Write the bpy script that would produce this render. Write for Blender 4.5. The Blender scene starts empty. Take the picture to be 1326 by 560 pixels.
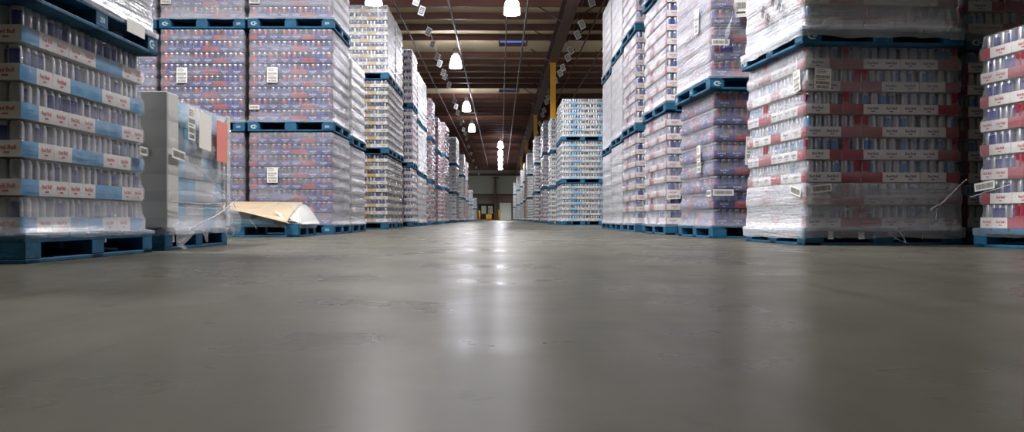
import bpy, math, random
from mathutils import Vector, Matrix, noise

random.seed(7)
SC = bpy.context.scene
COL = SC.collection
R = math.radians

# ------------------------------------------------------------------ camera
F = 1150.0                       # focal length in pixels of the 1326 px frame
cam_data = bpy.data.cameras.new('camera')
cam_data.sensor_width = 36.0
cam_data.lens = F / 1326 * 36.0
cam_data.shift_x = 15 / 1326
cam_data.shift_y = 3 / 1326
cam_data.clip_start = 0.05
cam_data.clip_end = 400
cam = bpy.data.objects.new('camera', cam_data)
COL.objects.link(cam)
cam.location = (0, 0, 0.19)
cam.rotation_euler = (R(90), 0, 0)
SC.camera = cam

# ------------------------------------------------------------------ materials
def s2l(c):
    return tuple(((v / 255) / 12.92 if v / 255 <= 0.04045 else ((v / 255 + 0.055) / 1.055) ** 2.4) for v in c)

def rgba(c):
    return (*s2l(c), 1)

MATS = {}
def mat(name, c, rough=0.6, metal=0.0, var=0.0, vscale=6.0, bump=0.0, bscale=40.0, emit=0.0, ecol=None, spec=0.5):
    if name in MATS:
        return MATS[name]
    m = bpy.data.materials.new(name)
    m.use_nodes = True
    nt = m.node_tree
    p = nt.nodes['Principled BSDF']
    p.inputs['Base Color'].default_value = rgba(c)
    p.inputs['Roughness'].default_value = rough
    p.inputs['Metallic'].default_value = metal
    p.inputs['Specular IOR Level'].default_value = spec
    if var or bump:
        tc = nt.nodes.new('ShaderNodeTexCoord')
        oi = nt.nodes.new('ShaderNodeObjectInfo')
        add = nt.nodes.new('ShaderNodeVectorMath'); add.operation = 'ADD'
        mul = nt.nodes.new('ShaderNodeMath'); mul.operation = 'MULTIPLY'; mul.inputs[1].default_value = 37.0
        nt.links.new(oi.outputs['Random'], mul.inputs[0])
        nt.links.new(tc.outputs['Object'], add.inputs[0]); nt.links.new(mul.outputs[0], add.inputs[1])
    if var:
        n = nt.nodes.new('ShaderNodeTexNoise'); n.inputs['Scale'].default_value = vscale
        n.inputs['Detail'].default_value = 4
        nt.links.new(add.outputs[0], n.inputs['Vector'])
        r = nt.nodes.new('ShaderNodeValToRGB')
        r.color_ramp.elements[0].position = 0.3; r.color_ramp.elements[1].position = 0.7
        lo = s2l(c)
        r.color_ramp.elements[0].color = (*[v * (1 - var) for v in lo], 1)
        r.color_ramp.elements[1].color = (*[min(1, v * (1 + var * .7)) for v in lo], 1)
        nt.links.new(n.outputs['Fac'], r.inputs['Fac'])
        nt.links.new(r.outputs['Color'], p.inputs['Base Color'])
    if bump:
        n2 = nt.nodes.new('ShaderNodeTexNoise'); n2.inputs['Scale'].default_value = bscale
        nt.links.new(add.outputs[0], n2.inputs['Vector'])
        b = nt.nodes.new('ShaderNodeBump'); b.inputs['Strength'].default_value = bump; b.inputs['Distance'].default_value = 0.01
        nt.links.new(n2.outputs['Fac'], b.inputs['Height'])
        nt.links.new(b.outputs['Normal'], p.inputs['Normal'])
    if emit:
        p.inputs['Emission Color'].default_value = rgba(ecol or c)
        p.inputs['Emission Strength'].default_value = emit
    MATS[name] = m
    return m

def film_mat(name, base, edge, rough, bump, tint=(225, 228, 238)):
    """stretch film: see-through face on, milky at a slant, wrinkled"""
    if name in MATS:
        return MATS[name]
    m = bpy.data.materials.new(name)
    m.use_nodes = True
    nt = m.node_tree; N = nt.nodes; L = nt.links
    p = N['Principled BSDF']; out = N['Material Output']
    p.inputs['Base Color'].default_value = rgba(tint)
    p.inputs['Roughness'].default_value = rough
    p.inputs['Specular IOR Level'].default_value = 0.6
    tc = N.new('ShaderNodeTexCoord'); oi = N.new('ShaderNodeObjectInfo')
    mul = N.new('ShaderNodeMath'); mul.operation = 'MULTIPLY'; mul.inputs[1].default_value = 53.0
    add = N.new('ShaderNodeVectorMath'); add.operation = 'ADD'
    L.new(oi.outputs['Random'], mul.inputs[0]); L.new(tc.outputs['Object'], add.inputs[0]); L.new(mul.outputs[0], add.inputs[1])
    # wrinkles: fine crumple plus slanted stretch lines
    n1 = N.new('ShaderNodeTexNoise'); n1.inputs['Scale'].default_value = 16; n1.inputs['Detail'].default_value = 4; n1.inputs['Distortion'].default_value = 1.2
    L.new(add.outputs[0], n1.inputs['Vector'])
    mp = N.new('ShaderNodeMapping'); mp.inputs['Scale'].default_value = (3, 3, 55); mp.inputs['Rotation'].default_value = (0.12, -0.1, 0)
    L.new(add.outputs[0], mp.inputs['Vector'])
    n2 = N.new('ShaderNodeTexNoise'); n2.inputs['Scale'].default_value = 1.0; n2.inputs['Detail'].default_value = 3
    L.new(mp.outputs[0], n2.inputs['Vector'])
    sm = N.new('ShaderNodeMath'); sm.operation = 'ADD'
    L.new(n1.outputs['Fac'], sm.inputs[0]); L.new(n2.outputs['Fac'], sm.inputs[1])
    b = N.new('ShaderNodeBump'); b.inputs['Strength'].default_value = bump; b.inputs['Distance'].default_value = 0.02
    L.new(sm.outputs[0], b.inputs['Height']); L.new(b.outputs['Normal'], p.inputs['Normal'])
    lw = N.new('ShaderNodeLayerWeight'); lw.inputs['Blend'].default_value = 0.5
    pw = N.new('ShaderNodeMath'); pw.operation = 'POWER'; pw.inputs[1].default_value = 1.7
    L.new(lw.outputs['Facing'], pw.inputs[0])
    ml = N.new('ShaderNodeMath'); ml.operation = 'MULTIPLY_ADD'; ml.inputs[1].default_value = edge - base; ml.inputs[2].default_value = base
    L.new(pw.outputs[0], ml.inputs[0])
    # overlapping wraps: bands that are milkier
    n3 = N.new('ShaderNodeTexNoise'); n3.inputs['Scale'].default_value = 1.0; n3.inputs['Detail'].default_value = 2
    mp3 = N.new('ShaderNodeMapping'); mp3.inputs['Scale'].default_value = (1.5, 1.5, 7); mp3.inputs['Rotation'].default_value = (0.1, -0.12, 0)
    L.new(add.outputs[0], mp3.inputs['Vector']); L.new(mp3.outputs[0], n3.inputs['Vector'])
    mr = N.new('ShaderNodeMapRange'); mr.inputs['From Min'].default_value = .35; mr.inputs['From Max'].default_value = .65
    mr.inputs['To Min'].default_value = -.06; mr.inputs['To Max'].default_value = .10
    L.new(n3.outputs['Fac'], mr.inputs['Value'])
    ad = N.new('ShaderNodeMath'); ad.operation = 'ADD'; ad.use_clamp = True
    L.new(ml.outputs[0], ad.inputs[0]); L.new(mr.outputs[0], ad.inputs[1])
    tr = N.new('ShaderNodeBsdfTransparent')
    mx = N.new('ShaderNodeMixShader')
    L.new(ad.outputs[0], mx.inputs[0]); L.new(tr.outputs[0], mx.inputs[1]); L.new(p.outputs[0], mx.inputs[2])
    L.new(mx.outputs[0], out.inputs['Surface'])
    MATS[name] = m
    return m

M_PALLET = mat('pallet_blue', (10, 92, 130), .65, var=.35, vscale=9, bump=.3, bscale=60)
M_STENCIL = mat('stencil_white', (190, 205, 215), .7)
M_WHITE = mat('carton_white', (228, 226, 226), .55, var=.06)
M_LBLUE = mat('carton_light_blue', (72, 156, 208), .5, var=.08)
M_RED = mat('carton_red', (158, 32, 54), .5, var=.1)
M_DRED = mat('carton_dark_red', (150, 40, 66), .5, var=.1)
M_ROSE = mat('carton_rose', (168, 122, 128), .5, var=.1)
M_NAVY = mat('print_navy', (30, 48, 120), .5)
M_PRED = mat('print_red', (200, 40, 45), .5)
M_CBLUE = mat('carton_blue', (48, 50, 124), .5, var=.12)
M_CGREY = mat('carton_grey', (196, 200, 206), .5, var=.08)
M_PALEB = mat('carton_pale_blue', (120, 178, 212), .5, var=.08)
M_YEL = mat('carton_yellow', (190, 160, 96), .55, var=.1)
M_CREAM = mat('carton_cream', (216, 214, 206), .55, var=.08)
M_SILVER = mat('can_silver', (200, 204, 214), .34, .75)
M_CANBLUE = mat('can_blue', (34, 48, 150), .34, .35)
M_CANSKY = mat('can_sky', (70, 140, 205), .34, .35)
M_CANRED = mat('can_red', (170, 36, 58), .36, .3)
M_CANDARK = mat('can_dark', (44, 52, 74), .36, .4)
M_LILAC = mat('print_lilac', (205, 205, 235), .5)
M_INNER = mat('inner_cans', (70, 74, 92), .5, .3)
M_PAPER = mat('label_paper', (236, 236, 232), .7)
M_PRINT = mat('label_print', (70, 70, 74), .7)
M_PINK = mat('label_pink', (232, 140, 130), .7)
M_FOAM = mat('white_board', (202, 204, 203), .7, var=.04, vscale=3)
M_CARD = mat('cardboard', (198, 180, 154), .8, var=.06, vscale=5)
F_LIGHT = film_mat('film_light', .13, .54, .13, .55)
F_MID = film_mat('film_mid', .22, .78, .14, .65)
F_HEAVY = film_mat('film_heavy', .34, .86, .16, .7)
F_CLEAR = film_mat('film_clear', .10, .40, .12, .5)
FILMS = {'light': F_LIGHT, 'mid': F_MID, 'heavy': F_HEAVY, 'clear': F_CLEAR}

# ------------------------------------------------------------------ mesh builder
class MB:
    def __init__(self):
        self.v = []; self.f = []; self.m = []; self.s = []; self.mats = []
    def mi(self, m):
        if m not in self.mats:
            self.mats.append(m)
        return self.mats.index(m)
    def face(self, pts, m, smooth=False):
        b = len(self.v); self.v.extend(tuple(p) for p in pts)
        self.f.append(tuple(range(b, b + len(pts)))); self.m.append(self.mi(m)); self.s.append(smooth)
    def add(self, verts, faces, m, smooth=False):
        b = len(self.v); self.v.extend(tuple(p) for p in verts)
        k = self.mi(m)
        for f in faces:
            self.f.append(tuple(b + i for i in f)); self.m.append(k); self.s.append(smooth)
    def box(self, x0, x1, y0, y1, z0, z1, m):
        v = [(x0, y0, z0), (x1, y0, z0), (x1, y1, z0), (x0, y1, z0), (x0, y0, z1), (x1, y0, z1), (x1, y1, z1), (x0, y1, z1)]
        self.add(v, [(0, 3, 2, 1), (4, 5, 6, 7), (0, 1, 5, 4), (1, 2, 6, 5), (2, 3, 7, 6), (3, 0, 4, 7)], m)
    def bbox(self, x0, x1, y0, y1, z0, z1, m, c=.004):
        """box with chamfered vertical and top edges"""
        def ring(ix, z):
            a0, a1, b0, b1 = x0 + ix, x1 - ix, y0 + ix, y1 - ix
            return [(a0 + c, b0, z), (a1 - c, b0, z), (a1, b0 + c, z), (a1, b1 - c, z), (a1 - c, b1, z), (a0 + c, b1, z), (a0, b1 - c, z), (a0, b0 + c, z)]
        rings = [ring(c * .6, z0), ring(0, z0 + c), ring(0, z1 - c), ring(c * .6, z1)]
        v = [p for r in rings for p in r]
        f = [tuple(reversed(range(8))), tuple(24 + i for i in range(8))]
        for k in range(3):
            for i in range(8):
                j = (i + 1) % 8
                f.append((k * 8 + i, k * 8 + j, k * 8 + 8 + j, k * 8 + 8 + i))
        self.add(v, f, m)
    def lathe(self, cx, cy, prof, n, mfun, a0=0.0, smooth=True):
        """prof: list of (r, z); mfun(ring index, angle index) -> material"""
        for k in range(len(prof) - 1):
            (r0, z0), (r1, z1) = prof[k], prof[k + 1]
            for i in range(n):
                t0 = a0 + 2 * math.pi * i / n; t1 = a0 + 2 * math.pi * (i + 1) / n
                pts = [(cx + r0 * math.cos(t0), cy + r0 * math.sin(t0), z0), (cx + r0 * math.cos(t1), cy + r0 * math.sin(t1), z0),
                       (cx + r1 * math.cos(t1), cy + r1 * math.sin(t1), z1), (cx + r1 * math.cos(t0), cy + r1 * math.sin(t0), z1)]
                if r0 < 1e-5: pts = [pts[0], pts[2], pts[3]]
                elif r1 < 1e-5: pts = pts[:3]
                self.face(pts, mfun(k, i), smooth)
    def tube(self, pts, r, m, n=6, cap=True):
        pts = [Vector(p) for p in pts]
        rings = []
        for i, p in enumerate(pts):
            d = (pts[min(i + 1, len(pts) - 1)] - pts[max(i - 1, 0)]).normalized()
            up = Vector((0, 0, 1)) if abs(d.z) < .9 else Vector((1, 0, 0))
            a = d.cross(up).normalized(); b = d.cross(a).normalized()
            rr = r[i] if isinstance(r, (list, tuple)) else r
            rings.append([p + a * rr * math.cos(2 * math.pi * k / n) + b * rr * math.sin(2 * math.pi * k / n) for k in range(n)])
        v = [q for g in rings for q in g]; f = []
        for i in range(len(pts) - 1):
            for k in range(n):
                j = (k + 1) % n
                f.append((i * n + k, i * n + j, i * n + n + j, i * n + n + k))
        if cap:
            f.append(tuple(range(n))); f.append(tuple(reversed([(len(pts) - 1) * n + k for k in range(n)])))
        self.add(v, f, m, True)
    def mesh(self, name, weld=False):
        me = bpy.data.meshes.new(name)
        me.from_pydata(self.v, [], self.f)
        for m in self.mats:
            me.materials.append(m)
        me.polygons.foreach_set('material_index', self.m)
        me.polygons.foreach_set('use_smooth', self.s)
        if weld:
            import bmesh
            bm = bmesh.new(); bm.from_mesh(me)
            bmesh.ops.remove_doubles(bm, verts=bm.verts, dist=1e-5)
            bm.to_mesh(me); bm.free()
        me.update()
        return me

def link(name, me, parent=None, loc=None, rz=0):
    o = bpy.data.objects.new(name, me)
    COL.objects.link(o)
    if parent: o.parent = parent
    if loc is not None: o.location = loc
    if rz: o.rotation_euler = (0, 0, rz)
    return o

def tag(o, label, cat, group=None, kind=None):
    o['label'] = label; o['category'] = cat
    if group: o['group'] = group
    if kind: o['kind'] = kind
    return o

def empty(name, loc, rz=0):
    o = bpy.data.objects.new(name, None)
    COL.objects.link(o)
    o.location = loc; o.rotation_euler = (0, 0, rz)
    o.empty_display_size = .2
    return o

def struct(name, mb, label=None, cat=None):
    o = link(name, mb.mesh(name) if isinstance(mb, MB) else mb)
    o['kind'] = 'structure'
    if label: o['label'] = label
    if cat: o['category'] = cat
    return o

# ------------------------------------------------------------------ lettering
def text_geo(body, size, bold=.0):
    cu = bpy.data.curves.new('lettering', 'FONT')
    cu.body = body; cu.size = size; cu.align_x = 'CENTER'; cu.align_y = 'CENTER'
    cu.resolution_u = 2; cu.offset = bold
    o = bpy.data.objects.new('lettering', cu)
    COL.objects.link(o)
    bpy.context.view_layer.update()
    dg = bpy.context.evaluated_depsgraph_get()
    me = o.evaluated_get(dg).to_mesh()
    vs = [(v.co.x, v.co.y) for v in me.vertices]
    fs = [tuple(p.vertices) for p in me.polygons]
    o.evaluated_get(dg).to_mesh_clear()
    bpy.data.objects.remove(o); bpy.data.curves.remove(cu)
    return vs, fs
TXT = text_geo('Red Bull', .024, .0006)
TXT_W = max(v[0] for v in TXT[0]) - min(v[0] for v in TXT[0])
LOGO = text_geo('C', .05, .002)
DIGITS = text_geo('250', .034, .001)

def put_text(mb, geo, origin, ux, m, scale=1.0, out=(0, 0, 0)):
    o = Vector(origin) + Vector(out); ux = Vector(ux); uz = Vector((0, 0, 1))
    mb.add([o + ux * x * scale + uz * y * scale for x, y in geo[0]], geo[1], m)

# ------------------------------------------------------------------ pallet
PH = 0.125
_pal = {}
def pallet_parts(W, D):
    k = (round(W, 3), round(D, 3))
    if k in _pal: return _pal[k]
    deck = MB()
    n = 7
    bw = D / n
    for i in range(n):                              # deck boards run across the front
        y0 = -D / 2 + i * bw
        deck.box(-W / 2, W / 2, y0 + (.0 if i == 0 else .012), y0 + bw - (.0 if i == n - 1 else .012), .106, PH, M_PALLET)
    for x in (-W / 2, -.06, W / 2 - .12):           # stringer boards under the deck
        deck.box(x, x + .12, -D / 2, D / 2, .088, .106, M_PALLET)
    bb = MB(); bb.bbox(-W / 2, W / 2, -.06, .06, 0, .018, M_PALLET, .003)
    bs = MB(); bs.bbox(-.06, .06, -D / 2, D / 2, 0, .018, M_PALLET, .003)
    bl = MB(); bl.bbox(-.07, .07, -.065, .065, .018, .088, M_PALLET, .004)
    # whole pallet in one mesh for the far ones
    far = MB()
    far.box(-W / 2, W / 2, -D / 2, D / 2, .09, PH, M_PALLET)
    for x in (-W / 2 + .07, 0, W / 2 - .07):
        for y in (-D / 2 + .065, 0, D / 2 - .065):
            far.box(x - .07, x + .07, y - .065, y + .065, .018, .09, M_PALLET)
    for y in (-D / 2, -.06, D / 2 - .12): far.box(-W / 2, W / 2, y, y + .12, 0, .018, M_PALLET)
    for x in (-W / 2, W / 2 - .12): far.box(x, x + .12, -D / 2, D / 2, .001, .017, M_PALLET)
    _pal[k] = (deck.mesh('pallet'), bb.mesh('bottom_board'), bs.mesh('bottom_board'), bl.mesh('block'), far.mesh('pallet'))
    return _pal[k]

_stencils = {}
def stencil_mesh(kind):
    if kind in _stencils: return _stencils[kind]
    mb = MB()
    if kind == 'mark':                              # ring-shaped arrow mark
        n = 14
        for i in range(n - 4):
            a0 = R(50) + 2 * math.pi * i / n; a1 = R(50) + 2 * math.pi * (i + 1) / n
            r0, r1 = .013, .024
            mb.face([(r0 * 1.6 * math.cos(a0), 0, r0 * math.sin(a0)), (r1 * 1.6 * math.cos(a0), 0, r1 * math.sin(a0)),
                     (r1 * 1.6 * math.cos(a1), 0, r1 * math.sin(a1)), (r0 * 1.6 * math.cos(a1), 0, r0 * math.sin(a1))], M_STENCIL)
        mb.face([(.002, 0, -.005), (.034, 0, -.005), (.034, 0, .005), (.002, 0, .005)], M_STENCIL)
    else:
        put_text(mb, DIGITS, (0, 0, 0), (1, 0, 0), M_STENCIL)
    _stencils[kind] = mb.mesh('stencil')
    return _stencils[kind]

def make_pallet(root, W, D, detail, marks=False, side=1):
    deck, bb, bs, bl, far = pallet_parts(W, D)
    if detail < 2:
        return link('pallet', far, root)
    p = link('pallet', deck, root)
    for y in (-D / 2 + .06, 0, D / 2 - .06): link('bottom_board', bb, p, (0, y, 0))
    for x in (-W / 2 + .06, W / 2 - .06): link('bottom_board', bs, p, (x, 0, .0))
    for x in (-W / 2 + .07, 0, W / 2 - .07):
        for y in (-D / 2 + .065, 0, D / 2 - .065): link('block', bl, p, (x, y, 0))
    if marks:
        for kind, x in (('mark', -W / 2 + .075), ('digits', W / 2 - .075)):
            s = link('stencil', stencil_mesh(kind), p, (x, -D / 2 - .0015, .053)); s['label'] = 'white stencilled mark'
        for kind, y in (('mark', D / 2 - .075), ('digits', 0)):
            s = link('stencil', stencil_mesh(kind), p, (side * (W / 2 + .0015), y, .053), R(90)); s['label'] = 'white stencilled mark'
    return p

# ------------------------------------------------------------------ trays of cans
# style: panel colour, end-panel colour, print colour, cans (two colours that alternate round the can), tall end tab, print on panels
STY = {
    'sky':    dict(a=M_WHITE, b=M_LBLUE, t=M_PRED, c=(M_CANBLUE, M_SILVER, M_SILVER, M_SILVER), tab=False, half=True),
    'diet':   dict(a=M_WHITE, b=M_RED, t=M_NAVY, c=(M_CANSKY, M_SILVER, M_SILVER, M_SILVER), tab=True, half=False),
    'red':    dict(a=M_WHITE, b=M_RED, t=M_PRED, c=(M_CANBLUE, M_SILVER, M_CANBLUE, M_SILVER), tab=True, half=False, fr=.7),
    'blue':   dict(a=M_CBLUE, b=M_DRED, t=M_LILAC, c=(M_CANBLUE, M_CANDARK, M_CANRED, M_CANBLUE), tab=False, half=False, fr=.76),
    'yellow': dict(a=M_CREAM, b=M_YEL, t=M_CANDARK, c=(M_CANDARK, M_CANBLUE, M_SILVER, M_CANDARK), tab=False, half=False, fr=.75),
    'pale':   dict(a=M_CREAM, b=M_PALEB, t=M_NAVY, c=(M_SILVER, M_CANDARK, M_SILVER, M_SILVER), tab=False, half=False),
    'rose':   dict(a=M_CGREY, b=M_ROSE, t=M_PRED, c=(M_CANDARK, M_SILVER, M_CANRED, M_SILVER), tab=False, half=False),
    'carton': dict(a=M_PALEB, b=M_CGREY, t=M_NAVY, c=(M_SILVER,) * 4, tab=False, half=False, fr=.45, full=True),
    'grey':   dict(a=M_CGREY, b=M_CREAM, t=M_NAVY, c=(M_SILVER, M_CANDARK, M_SILVER, M_SILVER), tab=False, half=False),
}

def tray_h(lh): return lh * .43

def can_prof(r, h):
    return [(0, .003), (r * .8, .0), (r * .98, h * .05), (r * .98, h * .86), (r * .82, h * .955), (r * .84, h * .985), (r * .74, h * .985), (r * .7, h * .95), (0, h * .95)]

def can_into(mb, cx, cy, r, h, style, a0, n=12):
    cs = STY[style]['c']
    def mf(k, i):
        if k != 2: return M_SILVER
        return cs[(i * 4 // n) % 4]
    mb.lathe(cx, cy, can_prof(r, h), n, mf, a0)

_can = {}
def can_mesh(r, h, style):
    k = (round(r, 4), round(h, 4), style)
    if k not in _can:
        mb = MB(); can_into(mb, 0, 0, r, h, style, 0, 16); _can[k] = mb.mesh('can', True)
    return _can[k]

def side_panels(mb, p0, ux, out, L, z0, h, st, flip, text, lh):
    """printed carton side: white panel with lettering and a coloured end panel"""
    p0 = Vector(p0); ux = Vector(ux); out = Vector(out); uz = Vector((0, 0, 1))
    long = L > .33
    fr = st.get('fr') or (.5 if (st['half'] and not long) else (.64 if long else .66))
    a = (0, fr) if not flip else (1 - fr, 1)
    b = (fr, 1) if not flip else (0, 1 - fr)
    def quad(u0, u1, za, zb, m, off):
        q = p0 + out * off
        mb.face([q + ux * u0 * L + uz * za, q + ux * u1 * L + uz * za, q + ux * u1 * L + uz * zb, q + ux * u0 * L + uz * zb], m)
    quad(a[0], a[1], z0, z0 + h, st['a'], 0)
    # slanted seam between the two colours
    quad(b[0], b[1], z0, z0 + h, st['b'], 0)
    if st['tab'] and long:
        e = (b[1] - .11, b[1] - .02) if not flip else (b[0] + .02, b[0] + .11)
        quad(e[0], e[1], z0 + h, z0 + lh * .95, st['b'], -.002)
    if text:
        n = 2 if (long and fr > .5) else 1
        for i in range(n):
            u = a[0] + (a[1] - a[0]) * (i + .5) / n
            c = p0 + ux * u * L + uz * (z0 + h * .58) + out * .0012
            put_text(mb, TXT, c, ux, st['t'], min(1.0, (a[1] - a[0]) * L / n * .8 / TXT_W))
            c2 = p0 + ux * u * L + uz * (z0 + h * .27) + out * .0012
            mb.face([c2 + ux * x + uz * z for x, z in ((-.014, -.003), (.014, -.003), (.014, .003), (-.014, .003))], st['t'])
        if st['half']:                              # pale ring marks on the blue panel
            u = (b[0] + b[1]) / 2
            for dz, w in ((.62, .03), (.4, .02), (.22, .026)):
                c = p0 + ux * u * L + uz * (z0 + h * dz) + out * .0012
                mb.face([c + ux * x + uz * z for x, z in ((-w, -.0025), (w, -.0025), (w, .0025), (-w, .0025))], M_CANSKY)

def tray_shape(mb, lx, ly, lh, style, flip, side, fx, fy, text=True, x0=0., y0=0., z0=0.):
    """open carton at (x0..x0+lx, y0..y0+ly); fy: front (-y) side shows, fx: aisle side shows"""
    st = STY[style]; h = tray_h(lh) if not st.get('full') else lh * .96
    text = text and not st.get('full')
    g = .0015
    xa, xb, ya, yb = x0 + g, x0 + lx - g, y0 + g, y0 + ly - g
    mb.face([(xa, ya, z0 + .001), (xa, yb, z0 + .001), (xb, yb, z0 + .001), (xb, ya, z0 + .001)], st['a'])
    # front
    side_panels(mb, (xa, ya, 0), (1, 0, 0), (0, -1, 0), xb - xa, z0 + .001, h, st, flip, text and fy, lh) if fy else mb.face([(xa, ya, z0), (xb, ya, z0), (xb, ya, z0 + h), (xa, ya, z0 + h)], st['a'])
    mb.face([(xb, yb, z0), (xa, yb, z0), (xa, yb, z0 + h), (xb, yb, z0 + h)], st['a'])
    if side > 0:
        if fx: side_panels(mb, (xb, ya, 0), (0, 1, 0), (1, 0, 0), yb - ya, z0 + .001, h, st, flip, text, lh)
        else: mb.face([(xb, ya, z0), (xb, yb, z0), (xb, yb, z0 + h), (xb, ya, z0 + h)], st['a'])
        mb.face([(xa, yb, z0), (xa, ya, z0), (xa, ya, z0 + h), (xa, yb, z0 + h)], st['a'])
    else:
        if fx: side_panels(mb, (xa, yb, 0), (0, -1, 0), (-1, 0, 0), yb - ya, z0 + .001, h, st, flip, text, lh)
        else: mb.face([(xa, yb, z0), (xa, ya, z0), (xa, ya, z0 + h), (xa, yb, z0 + h)], st['a'])
        mb.face([(xb, ya, z0), (xb, yb, z0), (xb, yb, z0 + h), (xb, ya, z0 + h)], st['a'])
    # the hidden cans behind the outer row
    pit = .07
    ax, bx = xa + (pit if (fx and side < 0) else .004), xb - (pit if (fx and side > 0) else .004)
    ay, by = ya + (pit if fy else .004), yb - .004
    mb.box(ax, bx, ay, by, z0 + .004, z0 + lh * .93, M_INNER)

def can_spots(lx, ly, side, fx, fy):
    nx = max(2, round(lx / .067)); ny = max(2, round(ly / .067))
    ins = .013
    px, py = (lx - 2 * ins) / nx, (ly - 2 * ins) / ny
    r = min(px, py) / 2
    out = []
    xo = lx - ins - r if side > 0 else ins + r
    if fy:
        for i in range(nx): out.append((ins + px * (i + .5), ins + r))
    if fx:
        for j in range(ny):
            q = (xo, ins + py * (j + .5))
            if fy and j == 0: continue
            out.append(q)
    return out, r * .985

_tray = {}
def tray_mesh(lx, ly, lh, style, flip, side, fx, fy):
    k = (round(lx, 3), round(ly, 3), round(lh, 4), style, flip, side, fx, fy)
    if k not in _tray:
        mb = MB(); tray_shape(mb, lx, ly, lh, style, flip, side, fx, fy); _tray[k] = mb.mesh('tray')
    return _tray[k]
_row = {}
def row_mesh(lx, ly, lh, style, side, fx, fy, var):
    k = (round(lx, 3), round(ly, 3), round(lh, 4), style, side, fx, fy, var)
    if k not in _row:
        mb = MB(); spots, r = can_spots(lx, ly, side, fx, fy)
        rnd = random.Random(str(k))
        for x, y in spots: can_into(mb, x, y, r, lh - .008, style, rnd.random() * 6.28, 12)
        _row[k] = mb.mesh('can_row', True)
    return _row[k]

def layer_plan(W, D, odd):
    """(u0,u1,v0,v1,front?,aisle?) in corner coordinates: u inward from the aisle corner, v into depth"""
    a, b = .40, .268
    out = []
    if not odd:
        out.append((0, b, 0, a, True, True))
        n = max(1, round((W - b) / a)); w = (W - b) / n
        for i in range(n): out.append((b + i * w, b + (i + 1) * w, 0, b, True, False))
        n = max(1, round((D - a) / a)); w = (D - a) / n
        for i in range(n): out.append((0, b, a + i * w, a + (i + 1) * w, False, True))
    else:
        out.append((0, a, 0, b, True, True))
        rem = W - a; parts = [a, b] if rem > .55 else [rem]
        s = rem / sum(parts); u = a
        for p in parts: out.append((u, u + p * s, 0, b, True, False)); u += p * s
        rem = D - b; n = max(2, round(rem / .29)); w = rem / n
        for i in range(n): out.append((0, a, b + i * w, b + (i + 1) * w, False, True))
    return out

_layer = {}
def layer_mesh(W, D, lh, style, side, odd, ins):
    """one whole layer of trays in a single mesh, for loads that are only a few pixels a layer"""
    k = (round(W, 3), round(D, 3), round(lh, 4), style, side, odd, ins)
    if k in _layer: return _layer[k]
    mb = MB(); rnd = random.Random(str(k))
    for i, (u0, u1, v0, v1, fy, fx) in enumerate(layer_plan(W - 2 * ins, D - 2 * ins, odd)):
        lx, ly = u1 - u0, v1 - v0
        x0 = (W / 2 - ins - u1) if side > 0 else (-W / 2 + ins + u0)
        y0 = -D / 2 + ins + v0
        tray_shape(mb, lx, ly, lh, style, bool(i % 2), side, fx, fy, False, x0, y0)
        spots, r = can_spots(lx, ly, side, fx, fy)
        for x, y in spots: can_into(mb, x0 + x, y0 + y, r, lh - .008, style, rnd.random() * 6.28, 8)
    _layer[k] = mb.mesh('tray_layer', True)
    return _layer[k]

_core = {}
def core_mesh(W, D, layers, lh, style, side, ins):
    k = (round(W, 3), round(D, 3), layers, round(lh, 4), style, side, ins)
    if k in _core: return _core[k]
    st = STY[style]; mb = MB()
    for i in range(layers):
        z = PH + i * lh
        x0, x1 = (-W / 2 + ins, W / 2 - ins - .41) if side > 0 else (-W / 2 + ins + .41, W / 2 - ins)
        y0, y1 = -D / 2 + ins + .41, D / 2 - ins
        mb.box(x0, x1, y0, y1, z + .001, z + tray_h(lh), st['a'])
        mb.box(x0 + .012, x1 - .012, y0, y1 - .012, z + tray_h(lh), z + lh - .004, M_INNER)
    _core[k] = mb.mesh('tray_stack')
    return _core[k]

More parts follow.
